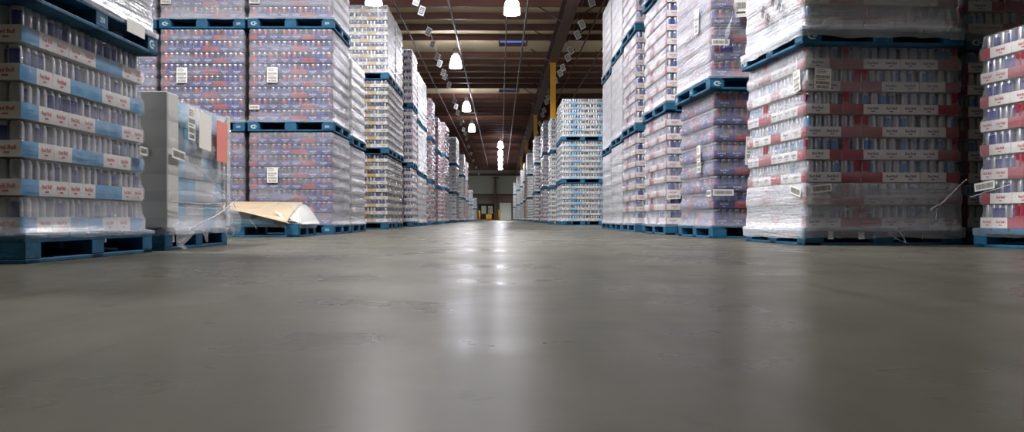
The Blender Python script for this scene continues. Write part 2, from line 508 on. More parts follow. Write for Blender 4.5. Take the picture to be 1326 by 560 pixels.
# ------------------------------------------------------------------ stretch film
_film = {}
def film_mesh(W, D, layers, lh, ins, seed, fm, drop, skirt=True):
    k = (round(W, 3), round(D, 3), layers, round(lh, 4), ins, seed, fm, drop, skirt)
    am = .35 if fm in (F_HEAVY, F_MID) else 1.0              # thick wraps bridge the gaps between trays
    if k in _film: return _film[k]
    rnd = random.Random(str(k))
    top = PH + layers * lh
    prof = [(PH - drop, .007), (PH - drop * .5, .009), (PH - .004, .010)] if skirt else []
    for i in range(layers):
        z = PH + i * lh; h = tray_h(lh)
        prof += [(z + .006, -ins + .006), (z + h * .9, -ins + .007), (z + h + (lh - h) * .25, -ins + .006 - .012 * am), (z + lh - .014, -ins + .006 - .016 * am)]
    prof.append((top - .003, -ins - .012))
    # perimeter points
    per = []
    nx, ny = max(8, int(W / .05)), max(8, int(D / .05))
    c = .012
    for i in range(nx + 1): per.append((-W / 2 + c + (W - 2 * c) * i / nx, -D / 2, 0, -1))
    for i in range(ny + 1): per.append((W / 2, -D / 2 + c + (D - 2 * c) * i / ny, 1, 0))
    for i in range(nx + 1): per.append((W / 2 - c - (W - 2 * c) * i / nx, D / 2, 0, 1))
    for i in range(ny + 1): per.append((-W / 2, D / 2 - c - (D - 2 * c) * i / ny, -1, 0))
    n = len(per); v = []; f = []
    off = Vector((rnd.random() * 50, rnd.random() * 50, rnd.random() * 50))
    for r, (z, o) in enumerate(prof):
        for (x, y, dx, dy) in per:
            nn = noise.noise(Vector((x * 6, y * 6, z * 9)) + off) * .004 + abs(noise.noise(Vector((x * 22, y * 22, z * 16)) + off)) * .003
            zz = z
            if r == 0: zz += noise.noise(Vector((x * 5, y * 5, 0)) + off) * min(.02, drop * .5)
            oo = o + max(0, nn)
            # scale in x and y so the corners follow the offset
            sx = (W / 2 + oo) / (W / 2); sy = (D / 2 + oo) / (D / 2)
            v.append((x * sx, y * sy, zz))
    for r in range(len(prof) - 1):
        for i in range(n):
            j = (i + 1) % n
            f.append((r * n + i, r * n + j, r * n + n + j, r * n + n + i))
    mb = MB(); mb.add(v, f, fm, True)
    _film[k] = mb.mesh('stretch_film')
    return _film[k]

# ------------------------------------------------------------------ paper labels
_lab = {}
def label_mesh(w, h, kind):
    """paper lying in the xz plane, face to -y"""
    k = (w, h, kind)
    if k in _lab: return _lab[k]
    mb = MB(); rnd = random.Random(3)
    base = {'plain': M_PAPER, 'pink': M_PINK}.get(kind, M_PAPER)
    mb.box(-w / 2, w / 2, -.0006, .0006, -h / 2, h / 2, base)
    def q(x0, x1, z0, z1): mb.face([(x0, -.001, z0), (x1, -.001, z0), (x1, -.001, z1), (x0, -.001, z1)], M_PRINT)
    def bars(x0, x1, z0, z1):
        x = x0
        while x < x1:
            b = rnd.uniform(.0015, .005); q(x, min(x + b, x1), z0, z1); x += b + rnd.uniform(.0015, .004)
    if kind == 'sheet':
        for i in range(3):
            q(-w * .4, w * rnd.uniform(.0, .4), h * (.40 - i * .07), h * (.425 - i * .07))
        bars(-w * .4, w * .4, h * .02, h * .16)
        q(-w * .4, w * .2, h * -.06, h * -.03)
        bars(-w * .4, w * .4, -h * .27, -h * .12)
        bars(-w * .35, w * .35, -h * .45, -h * .32)
    elif kind == 'strip':
        bars(-w * .42, w * .42, -h * .3, h * .3)
    elif kind == 'tag':
        bars(-w * .4, w * .4, -h * .05, h * .3); q(-w * .4, w * .35, -h * .3, -h * .2)
    _lab[k] = mb.mesh('paper_label')
    return _lab[k]

def paper(root, W, D, side, face, u, z, w, h, kind, roll=0.0, label='white printed paper label', off=.014):
    """face 'front' or 'aisle'; u: distance from the aisle corner along that face"""
    me = label_mesh(w, h, kind)
    o = link('paper_label', me, root)
    if face == 'front':
        o.location = (side * (W / 2 - u), -D / 2 - off, z); o.rotation_euler = (0, roll, 0)
    else:
        o.location = (side * (W / 2 + off), -D / 2 + u, z)
        o.rotation_euler = Matrix.Rotation(R(90) * side, 3, 'Z').to_4x4().to_euler()
        o.rotation_mode = 'XYZ'
        o.rotation_euler = (0, 0, R(90) * side)
        if roll:
            o.rotation_euler = (Matrix.Rotation(R(90) * side, 3, 'Z') @ Matrix.Rotation(roll, 3, 'Y')).to_euler()
    o['label'] = label
    return o

# ------------------------------------------------------------------ a wrapped load
LOADS = []
def load(cx, cd, z, W, D, layers, lh, style, side, label, group, detail=2, film='mid', rz=0.0, ins=.02, marks=False, drop=.05, seed=0, cat='pallet load', jitter=.004):
    """(cx, cd): near aisle-side corner of its pallet"""
    Rm = Matrix.Rotation(R(rz), 2)
    ctr = Vector((cx, cd)) - Rm @ Vector((side * W / 2, -D / 2))
    root = empty('wrapped_pallet_load', (ctr.x, ctr.y, z), R(rz))
    tag(root, label, cat, group)
    make_pallet(root, W, D, detail, marks, side)
    rnd = random.Random(label)
    if layers:
        core = link('tray_stack', core_mesh(W, D, layers, lh, style, side, ins), root); core['kind'] = 'stuff'
    par = rnd.randint(0, 1)
    for i in range(layers):
        zz = PH + i * lh
        odd = bool((i + par) % 2)
        jx, jy = rnd.uniform(-jitter, jitter), rnd.uniform(-jitter, jitter)
        if detail < 2:
            link('tray_layer', layer_mesh(W, D, lh, style, side, odd, ins), root, (jx, jy, zz))
            continue
        for q, (u0, u1, v0, v1, fy, fx) in enumerate(layer_plan(W - 2 * ins, D - 2 * ins, odd)):
            lx, ly = u1 - u0, v1 - v0
            x0 = (W / 2 - ins - u1) if side > 0 else (-W / 2 + ins + u0)
            y0 = -D / 2 + ins + v0
            flip = bool(q % 2) ^ (side > 0)
            t = link('tray', tray_mesh(lx, ly, lh, style, flip, side, fx, fy), root, (x0 + jx, y0 + jy, zz))
            if STY[style].get('full'): continue
            if detail >= 3:
                spots, r = can_spots(lx, ly, side, fx, fy)
                cm = can_mesh(r, lh - .008, style)
                for x, y in spots:
                    link('can', cm, t, (x, y, .003), rnd.random() * 6.28)
            else:
                link('can_row', row_mesh(lx, ly, lh, style, side, fx, fy, rnd.randint(0, 2)), t, (0, 0, .003))
    if film:
        link('stretch_film', film_mesh(W, D, layers, lh, ins, seed % 3, FILMS[film], drop), root)
    LOADS.append(root)
    return root

def ordinal(n): return ['first', 'second', 'third', 'fourth', 'fifth', 'sixth', 'seventh', 'eighth', 'ninth', 'tenth', 'eleventh', 'twelfth', 'thirteenth', 'fourteenth'][n]
TIER = ['bottom', 'middle', 'top']

def strand(root, pts, r=.004, fm=None, name='film_strand'):
    mb = MB()
    P = [Vector(p) for p in pts]
    out = []
    for i in range(len(P) - 1):
        for k in range(6):
            t = k / 6
            q = P[i].lerp(P[i + 1], t)
            out.append(q + Vector((noise.noise(q * 30), noise.noise(q * 31 + Vector((9, 0, 0))), noise.noise(q * 29 + Vector((0, 7, 0))))) * .006)
    out.append(P[-1])
    rr = [r * (.6 + .8 * abs(noise.noise(q * 40))) for q in out]
    mb.tube(out, rr, fm or F_HEAVY, 6)
    o = link(name, mb.mesh(name), root); o['label'] = 'twisted strand of clear film'
    return o

def film_flap(root, pts_rows, fm, name='film_flap', amp=.012):
    """loose crumpled film: a grid of points pulled about"""
    n = len(pts_rows[0]); v = []; f = []
    for r in pts_rows:
        for p in r:
            p = Vector(p)
            v.append(p + Vector((noise.noise(p * 17), noise.noise(p * 19 + Vector((3, 0, 0))), noise.noise(p * 18 + Vector((0, 5, 0))))) * amp)
    for i in range(len(pts_rows) - 1):
        for k in range(n - 1):
            f.append((i * n + k, i * n + k + 1, i * n + n + k + 1, i * n + n + k))
    mb = MB(); mb.add(v, f, fm, True)
    o = link(name, mb.mesh(name), root); o['label'] = 'loose crumpled film'
    return o

# ================================================================== LEFT ROW
NL = 'wrapped pallet loads along the left side of the aisle'
NR = 'wrapped pallet loads along the right side of the aisle'
# nearest stack: white and light blue trays
A1 = load(-1.97, 3.68, 0, 1.06, 1.31, 6, .1615, 'sky', 1, 'wrapped load of white and light-blue printed trays on floor, beside the white-boarded half load', NL, 3, 'clear', rz=-.6, ins=.036, drop=.02)
zA = PH + 6 * .1615
A2 = load(-1.93, 3.62, zA, 1.06, 1.34, 6, .1615, 'sky', 1, 'shiny wrapped load resting on the white and light-blue trays, only its lower part in view', NL, 2, 'heavy', rz=-.6, ins=.02, marks=True, drop=.03, seed=1)
paper(A1, 1.06, 1.31, 1, 'aisle', 1.19, .56, .10, .045, 'strip', .03, 'white barcode strip', off=.0)
paper(A2, 1.06, 1.34, 1, 'aisle', 1.02, .088, .22, .07, 'plain', .0, 'blank white paper flap', off=.016)

link('stretch_film', film_mesh(1.07, 1.32, 1, .1615, .036, 2, F_CLEAR, .02), A1)
# half load with white board corner
B = load(-1.965, 5.20, 0, 1.02, 1.22, 5, .159, 'carton', 1, 'half-height wrapped load with white board corner and paper sheets, next to the nearest stack', NL, 2, 'light', rz=0.4, ins=.02, drop=.03, seed=2)
def white_board():
    mb = MB(); W, D, ins = 1.02, 1.22, .02
    z0, z1 = PH + .01, PH + 5 * .159 + .012
    x1, y0 = W / 2 + .02, -D / 2 - .02
    mb.bbox(x1 - 1.0, x1, y0, y0 + .018, z0, z1, M_FOAM, .003)
    mb.bbox(x1 - .018, x1 - .0005, y0 + .019, y0 + .19, z0, z1, M_FOAM, .003)
    link('corner_board', mb.mesh('corner_board'), B)['label'] = 'white board wrapped round the near corner'
    mb = MB(); y1 = D / 2 + .004
    mb.bbox(x1 - .012, x1, y1 - .08, y1, z0, z1 - .01, M_FOAM, .003)
    link('corner_board', mb.mesh('corner_board'), B)['label'] = 'narrow white board at the far corner'
white_board()
# outer film round board and all
link('stretch_film', film_mesh(1.09, 1.29, 5, .159, .02, 0, F_CLEAR, .03), B)
paper(B, 1.02, 1.22, 1, 'aisle', .36, .78, .13, .20, 'sheet', .03, 'white shipping sheet with barcodes', off=.036)
paper(B, 1.02, 1.22, 1, 'aisle', .62, .76, .24, .24, 'plain', .04, 'blank white sheet', off=.036)
paper(B, 1.02, 1.22, 1, 'aisle', .98, .72, .24, .28, 'pink', .02, 'red-printed sheet behind film', off=.036)
paper(B, 1.02, 1.22, 1, 'aisle', .12, .57, .22, .06, 'strip', .06, 'white barcode strip', off=.040)
paper(B, 1.02, 1.22, 1, 'front', .13, .575, .11, .05, 'strip', 0, 'white barcode strip', off=.046)
strand(B, [(.555, -.42, .56), (.56, .1, .44), (.562, .5, .33), (.56, .64, .27)], .005)
strand(B, [(.56, -.35, .12), (.575, .1, .20), (.57, .62, .32)], .006)
strand(B, [(.556, -.64, .29), (.565, -.2, .285), (.565, .4, .29)], .004)
strand(B, [(.556, -.64, .255), (.565, -.2, .25), (.565, .3, .26)], .0035)
film_flap(B, [[(.545, -.58 + k * .08, .15 + .03 * math.sin(k)) for k in range(6)], [(.575, -.6 + k * .06, .09) for k in range(6)], [(.56, -.58 + k * .03, .03) for k in range(6)], [(.60, -.57 + k * .02, .008) for k in range(6)]], F_CLEAR)
film_flap(B, [[(.56, .25 + k * .07, .28 + .02 * math.sin(k * 2)) for k in range(7)], [(.60, .28 + k * .06, .2) for k in range(7)], [(.585, .3 + k * .06, .11) for k in range(7)], [(.57, .38 + k * .04, .06) for k in range(7)]], F_CLEAR, amp=.03)
film_flap(B, [[(.545, -.1 + k * .05, .13) for k in range(5)], [(.55, -.02 + k * .02, .07) for k in range(5)], [(.55, .02 + k * .01, .03) for k in range(5)]], F_CLEAR)

# low pallet of folded cardboard
def cardboard_pallet():
    W, D = 1.22, 1.02
    root = empty('cardboard_pallet', (-2.07 - W / 2, 9.0 + D / 2, 0), R(2.0))
    tag(root, 'low blue pallet with a bent brown cardboard sheet under torn film', 'pallet')
    make_pallet(root, W, D, 2)
    mb = MB(); mb.bbox(-W / 2 + .01, W / 2 - .25, -D / 2 + .01, D / 2 - .02, PH + .001, .185, M_PALEB, .01)
    link('flat_tray', mb.mesh('flat_tray'), root)['label'] = 'pale blue flat carton'
    # grey-white liner sheet, curling over the right end
    def slab(mb, grid, th, m, smooth):
        nj, ni = len(grid), len(grid[0])
        v = [p for r in grid for p in r]; k = len(v)
        v += [(x, y, z - th) for x, y, z in v]
        f = []
        for j in range(nj - 1):
            for i in range(ni - 1):
                q = (j * ni + i, j * ni + i + 1, (j + 1) * ni + i + 1, (j + 1) * ni + i)
                f.append(q); f.append(tuple(reversed([k + t for t in q])))
        loop = [i for i in range(ni)] + [j * ni + ni - 1 for j in range(1, nj)] + [(nj - 1) * ni + i for i in range(ni - 2, -1, -1)] + [j * ni for j in range(nj - 2, 0, -1)]
        for i in range(len(loop)):
            p, q = loop[i], loop[(i + 1) % len(loop)]
            f.append((q, p, k + p, k + q))
        mb.add(v, f, m, smooth)
    mb = MB(); grid = []
    for j in range(11):
        w = j / 10; row = []
        for i in range(15):
            x = .16 + .50 * i / 14
            zr = .135 + .215 * min(1, (w + .12) / .95) ** .8
            sh = 1.0 if x < .46 else math.cos((x - .46) / .20 * math.pi / 2)
            z = .128 + (zr - .128) * max(0, sh) + .010 * noise.noise(Vector((x * 9, w * 5, 3)))
            row.append((x, -D / 2 + .0 + (D - .03) * w, max(.132, z)))
        grid.append(row)
    slab(mb, grid, .004, M_FOAM, False)
    link('liner_sheet', mb.mesh('liner_sheet'), root)['label'] = 'grey-white sheet curling over the end'
    mb = MB()                                        # loose white corner that stands up in front of it
    g2 = [[(.50 + .12 * i / 4 - .05 * j, -D / 2 - .02 + .02 * j + .05 * math.sin(i * .8), .14 + .045 * j * (1 - .12 * i)) for i in range(5)] for j in range(4)]
    slab(mb, g2, .003, M_FOAM, False)
    link('liner_fold', mb.mesh('liner_fold'), root)['label'] = 'folded grey-white liner corner'
    # cardboard sheet: slopes down to the camera side, its near corner bent right down
    mb = MB(); nu, nv = 24, 14; grid = []
    for j in range(nv + 1):
        w = j / nv; row = []
        for i in range(nu + 1):
            u = i / nu
            xf = -.64 + 1.155 * u; xb = -.64 + 1.12 * u
            c = max(0, (xf + .10) / .615)
            zf = .295 - .01 * u - .135 * c ** 1.1
            zb = .385 - .012 * u
            t = w ** (.85 if c == 0 else .85 - .1 * c)
            row.append((xf + (xb - xf) * w, -D / 2 - .07 - .03 * c * (1 - w) + 1.05 * w, zf + (zb - zf) * t + .004 * noise.noise(Vector((u * 5, w * 5, 0)))))
        grid.append(row)
    slab(mb, grid, .007, M_CARD, True)
    link('cardboard_sheet', mb.mesh('cardboard_sheet'), root)['label'] = 'bent brown cardboard sheet'
    mb = MB(); mb.bbox(-W / 2 + .03, .12, -D / 2 + .06, D / 2 - .06, .1855, .255, M_FOAM, .01)
    link('packed_board', mb.mesh('packed_board'), root)['label'] = 'pale board packed under the cardboard'
    # film over the front and right end
    film_flap(root, [[(-.6 + k * .1, -D / 2 - .095, .285 - max(0, k - 5) * .022) for k in range(12)], [(-.6 + k * .1, -D / 2 - .07, .21 - max(0, k - 6) * .013) for k in range(12)], [(-.6 + k * .1, -D / 2 - .03, .10) for k in range(12)]], F_LIGHT)
    film_flap(root, [[(.47, -.5 + k * .13, .355) for k in range(8)], [(.58, -.52 + k * .135, .31) for k in range(8)], [(.635, -.52 + k * .135, .2) for k in range(8)], [(.64, -.52 + k * .135, .09) for k in range(8)]], F_CLEAR)
    strand(root, [(.40, -.53, .345), (.54, -.53, .30), (.62, -.52, .2), (.63, -.51, .10)], .004)
    strand(root, [(.12, -.555, .20), (.16, -.56, .14), (.2, -.55, .09)], .005)
    strand(root, [(-.6, -.56, .285), (-.2, -.565, .28), (.2, -.565, .29), (.42, -.55, .335)], .004)
cardboard_pallet()

# three-high block of blue and red trays facing the camera
hD = PH + 8 * .1365
for c, (x, cn) in enumerate(((-1.965, 'aisle-end'), (-3.015, 'inner'), (-4.065, 'innermost'))):
    for t in range(3):
        where = {0: 'the bent cardboard', 1: 'the white-boarded half load', 2: 'the nearest light-blue stack'}[c]
        lab = f'{TIER[t]}-tier load of blue and red trays, {cn} stack behind {where}'
        o = load(x, 10.45 + .02 * c, t * hD, 1.01, 1.20, 8, .1365, 'blue', 1, lab, NL, 2, 'mid' if t < 2 else 'heavy', rz=(-.2, .15, .1)[t], ins=.018, marks=True, drop=.02, seed=c + t)
        if c < 2:
            paper(o, 1.02, 1.20, 1, 'front', (.72, .74)[c], (.70, .66, .9)[t] if t < 2 else .98, .125, .18, 'sheet', 0, 'white shipping sheet with barcodes')
            paper(o, 1.02, 1.20, 1, 'front', .93, .28 if t < 2 else .31, .12, .05, 'strip', 0, 'white barcode strip')
# the pallets behind them
hD2 = PH + 8 * .130
for t in range(2):
    load(-1.955, 11.72, t * hD2, 1.02, 1.20, 8, .130, 'yellow', 1, f'{TIER[t]} grey-wrapped load right behind the blue and red three-high stack', NL, 2, 'heavy', ins=.018, drop=.02, seed=t)
# yellow-printed stack, three high, two deep
hE = PH + 9 * .1315
for k in range(2):
    for t in range(3):
        lab = f'{TIER[t]}-tier load of dark cans in yellow-marked trays, ' + ('facing the camera' if k == 0 else 'behind the one facing the camera')
        o = load(-1.955, 15.5 + k * 1.24, t * hE, 1.02, 1.20, 9, .1315, 'yellow', 1, lab, NL, 2, ('clear', 'light', 'mid')[t], rz=(.5, -.4, .3)[t], ins=.018, drop=.02, seed=t + k)
# next stack: white and red trays with blue cans
hF = PH + 8 * .150
for t in range(3):
    o = load(-1.945, 19.8, t * hF, 1.02, 1.20, 8, .150, 'red', 1, f'{TIER[t]}-tier load of white and red trays just past the yellow-marked stack', NL, 2, 'light', rz=.3, ins=.018, drop=.02, seed=t)
    if t == 0: paper(o, 1.02, 1.20, 1, 'front', .35, .95, .2, .2, 'sheet', 0, 'white shipping sheet')
for k in range(2):
    hh = PH + 8 * .138
    for t in range(3):
        load(-1.94, 21.1 + k * 1.24, t * hh, 1.02, 1.20, 8, .138, 'grey', 1, f'{TIER[t]}-tier grey-wrapped load {ordinal(k)} in depth behind the white and red stack', NL, 1, 'mid', ins=.018, seed=t)
# receding far stacks on this side: (depth, aisle x, style, layers, layer height, deep)
far_left = [(25.4, -1.95, 'rose', 8, .136, 1), (28.0, -1.95, 'red', 8, .126, 1), (31.5, -1.95, 'rose', 8, .135, 2), (39.3, -1.93, 'grey', 8, .143, 2), (46.8, -1.92, 'grey', 8, .134, 2), (52.6, -1.92, 'rose', 8, .132, 1)]
for i, (d, x, sty, n, lh, deep) in enumerate(far_left):
    hh = PH + n * lh
    for k in range(deep):
        for t in range(3):
            lab = f'{TIER[t]}-tier load, {ordinal(i)} far stack along the left side' + ('' if deep == 1 else (', front pallet' if k == 0 else ', pallet behind'))
            load(x, d + k * 1.24, t * hh, 1.02, 1.20, n, lh, sty, 1, lab, NL, 1, 'light', ins=.018, seed=t)
for t in range(2):
    load(-2.02, 64.0, t * 1.12, 1.02, 1.20, 5, .199, 'pale', 1, f'{TIER[t]} load of the short white stack by the far wall', NL, 1, 'heavy', ins=.018, seed=t)
    load(-1.95, 72.0, t * .92, 1.02, 1.20, 5, .159, 'sky', 1, f'{TIER[t]} load of the short bluish stack by the far wall', NL, 1, 'mid', ins=.018, seed=t)

# ================================================================== RIGHT ROW
hG = PH + 8 * .1605
G1 = load(2.13, 6.22, 0, 1.16, 1.16, 8, .1605, 'diet', -1, 'bottom load of white and red trays with pale blue cans, film gathered at its foot', NR, 3, 'light', rz=4.6, ins=.016, drop=.07)
G2 = load(2.10, 6.18, hG, 1.18, 1.20, 8, .1605, 'diet', -1, 'upper shiny wrapped load on the white and red trays with pale blue cans', NR, 2, 'heavy', rz=4.6, ins=.03, drop=.075, seed=1, marks=True)
link('stretch_film', film_mesh(1.18, 1.18, 2, .1605, .016, 1, F_MID, .075), G1)
link('stretch_film', film_mesh(1.17, 1.17, 2, .1605, .016, 2, F_LIGHT, .0, False), G1, (0, 0, 6 * .1605))
paper(G1, 1.16, 1.16, -1, 'front', .13, 1.17, .12, .15, 'sheet', .05, 'white shipping sheet', off=.006)
paper(G1, 1.16, 1.16, -1, 'aisle', .12, 1.17, .12, .15, 'sheet', -.1, 'white shipping sheet', off=.006)
paper(G1, 1.16, 1.16, -1, 'front', .12, .40, .15, .055, 'strip', -.12, 'white barcode strip', off=.008)
paper(G1, 1.16, 1.16, -1, 'aisle', .14, .385, .19, .06, 'strip', .2, 'white barcode strip', off=.008)
# torn film strand on the near face
strand(G1, [(.60, -.595, .47), (.48, -.605, .36), (.40, -.605, .29), (.34, -.60, .265)], .006)
strand(G1, [(.40, -.605, .29), (.37, -.605, .24), (.365, -.605, .19)], .005)
strand(G1, [(.37, -.605, .275), (.33, -.605, .25)], .008)
strand(G1, [(.07, -.60, .12), (.13, -.61, .06), (.14, -.605, .02)], .004)
strand(G1, [(.02, -.60, .09), (.10, -.615, .03), (.15, -.61, .015)], .003)
# printed marks on the upper film's aisle side
for q, (u, z) in enumerate(((.30, .36), (.40, .24), (.52, .30), (.62, .17), (.72, .26))):
    mb = MB()
    for w in range(3):
        mb.box(-.03 + w * .022, -.018 + w * .022, -.0004, .0004, -.05 + .012 * (w % 2), .045, M_PRINT)
    mb.box(-.03, .03, -.0004, .0004, -.006, .006, M_PRINT)
    o = link('film_print', mb.mesh('film_print'), G2, (-.59 - .002, -.60 + u, PH + z)); o.rotation_euler = (0, .5, R(-90)); o['label'] = 'dark lettering printed on film'
# neighbour further from the aisle
for t in range(2):
    load(3.37, 6.42, t * hG, 1.16, 1.16, 8, .1605, 'diet', -1, f'{("bottom", "upper")[t]} load in dark gap between the film-footed stack and uncovered red-lettered trays', NR, 2, 'clear' if t == 0 else 'mid', rz=1.0, ins=.02, marks=(t == 1), drop=.06, seed=t)
# red lettered trays at the edge
I1 = load(3.24, 5.94 - 1.20, 0, 1.02, 1.20, 8, .1605, 'red', -1, 'thinly wrapped load of white red-lettered trays cut by the picture edge', NR, 3, 'clear', rz=0, ins=.03, drop=.05)
I1.rotation_euler = (0, 0, R(7.5))
c0 = Matrix.Rotation(R(7.5), 2) @ Vector((-.51, .60))
I1.location = (3.19 - c0.x, 5.99 - c0.y, 0)
paper(I1, 1.02, 1.20, -1, 'aisle', 1.10, .405, .20, .055, 'strip', -.10, 'white barcode strip', off=-.008)
strand(I1, [(-.53, .60, .33), (-.54, .45, .36), (-.545, .2, .40)], .004)

hJ = PH + 8 * .1605
J1 = load(2.01, 8.42, 0, 1.10, 1.26, 8, .1605, 'blue', -1, 'bottom wrapped load of dark blue and red trays, right behind the pale blue can stack', NR, 3, 'light', rz=3.2, ins=.02, drop=.02)
J2 = load(1.97, 8.36, hJ, 1.12, 1.30, 8, .1605, 'blue', -1, 'upper wrapped load of dark blue and red trays with a hanging film tail', NR, 2, 'mid', rz=3.2, ins=.02, marks=True, drop=.02, seed=1)
paper(J1, 1.10, 1.26, -1, 'front', .38, .83, .13, .27, 'sheet', .05, 'white shipping sheet with barcodes')
paper(J1, 1.10, 1.26, -1, 'aisle', .42, .78, .13, .27, 'sheet', -.05, 'white shipping sheet with barcodes')
paper(J1, 1.10, 1.26, -1, 'front', .10, .435, .20, .06, 'strip', 0, 'white barcode strip')
paper(J1, 1.10, 1.26, -1, 'aisle', .07, .43, .14, .06, 'strip', 0, 'white barcode strip')
paper(J2, 1.12, 1.30, -1, 'front', .10, .44, .17, .055, 'strip', 0, 'white barcode strip')
paper(J2, 1.12, 1.30, -1, 'front', .29, .76, .12, .17, 'tag', -.08, 'white tag at the end of the film tail', off=.03)
paper(J2, 1.12, 1.30, -1, 'aisle', .40, .72, .13, .24, 'sheet', .06, 'white shipping sheet with barcodes')
def tail():
    mb = MB(); v = []; f = []
    for i in range(15):
        t = i / 14
        x = -.56 + .24 - .12 * t; z = .80 - .42 * t; y = -.68 - .02 * math.sin(t * 9)
        a = t * 5
        w = .018 + .006 * math.sin(t * 11)
        v += [(x - w * math.cos(a), y - w * math.sin(a) * .5, z), (x + w * math.cos(a), y + w * math.sin(a) * .5, z)]
    for i in range(14): f.append((2 * i, 2 * i + 1, 2 * i + 3, 2 * i + 2))
    mb.add(v, f, F_HEAVY, True)
    link('film_tail', mb.mesh('film_tail'), J2)['label'] = 'twisted white tail of film'
tail()
hK = PH + 8 * .163
for t in range(3):
    load(1.905, 10.25, t * hK, 1.10, 1.36, 8, .163, 'red', -1, f'{TIER[t]} load of white and red trays in the first stack past the dark blue one', NR, 2, 'light', rz=2.0, ins=.02, drop=.03, seed=t)
    if t == 0: paper(LOADS[-1], 1.10, 1.36, -1, 'front', .09, .44, .16, .055, 'strip', -.06, 'white barcode strip')
for t in range(3):
    load(1.88, 12.40, t * hJ, 1.10, 1.30, 8, .1605, 'red', -1, f'{TIER[t]} load of white and red trays in the second stack past the dark blue one', NR, 2, 'light', rz=.6, ins=.02, drop=.03, seed=t)
hM = PH + 8 * .157
for t in range(3):
    load(1.875, 13.78, t * hM, 1.10, 1.28, 8, .157, 'grey', -1, f'{TIER[t]} glossy grey-wrapped load, {("third")} stack past the dark blue one', NR, 2, 'heavy', rz=.3, ins=.02, drop=.03, seed=t)
hN = PH + 8 * .151
for t in range(3):
    load(1.875, 15.16, t * hN, 1.10, 1.34, 8, .151, 'grey', -1, f'{TIER[t]} glossy grey-wrapped load at the far end of the near right-hand block', NR, 2, 'heavy', rz=-.2, ins=.02, drop=.03, seed=t)
# cross-aisle face: pale trays with light blue marks
hO = PH + 7 * .1475
for k in range(2):
    for t in range(3):
        lab = f'{TIER[t]}-tier load of cream and light-blue trays ' + ('facing the cross-aisle opening' if k == 0 else 'second in depth behind the cross-aisle face')
        load(1.67, 24.3 + 1.24 * k, t * hO, 1.16, 1.20, 7, .1475, 'pale', -1, lab, NR, 2 if k == 0 else 1, 'light', ins=.018, drop=.02, seed=t)
far_right = [(27.4, 1.52, 'pale', 7, .139, 1), (35.6, 1.70, 'rose', 8, .156, 2), (42.2, 1.62, 'red', 8, .156, 2), (45.2, 1.68, 'grey', 8, .150, 1), (52.8, 1.58, 'grey', 8, .155, 2), (61.5, 1.60, 'grey', 8, .152, 2), (69.5, 1.58, 'rose', 8, .150, 2), (79.0, 1.45, 'grey', 8, .150, 2), (91.0, 1.30, 'pale', 8, .145, 2)]
for i, (d, x, sty, n, lh, deep) in enumerate(far_right):
    hh = PH + n * lh
    for k in range(deep):
        for t in range(3):
            lab = f'{TIER[t]}-tier load, {ordinal(i)} far stack along the column side' + ('' if deep == 1 else (', front pallet' if k == 0 else ', pallet behind'))
            load(x, d + k * 1.24, t * hh, 1.16, 1.20, n, lh, sty, -1, lab, NR, 1, 'light', ins=.018, seed=t)

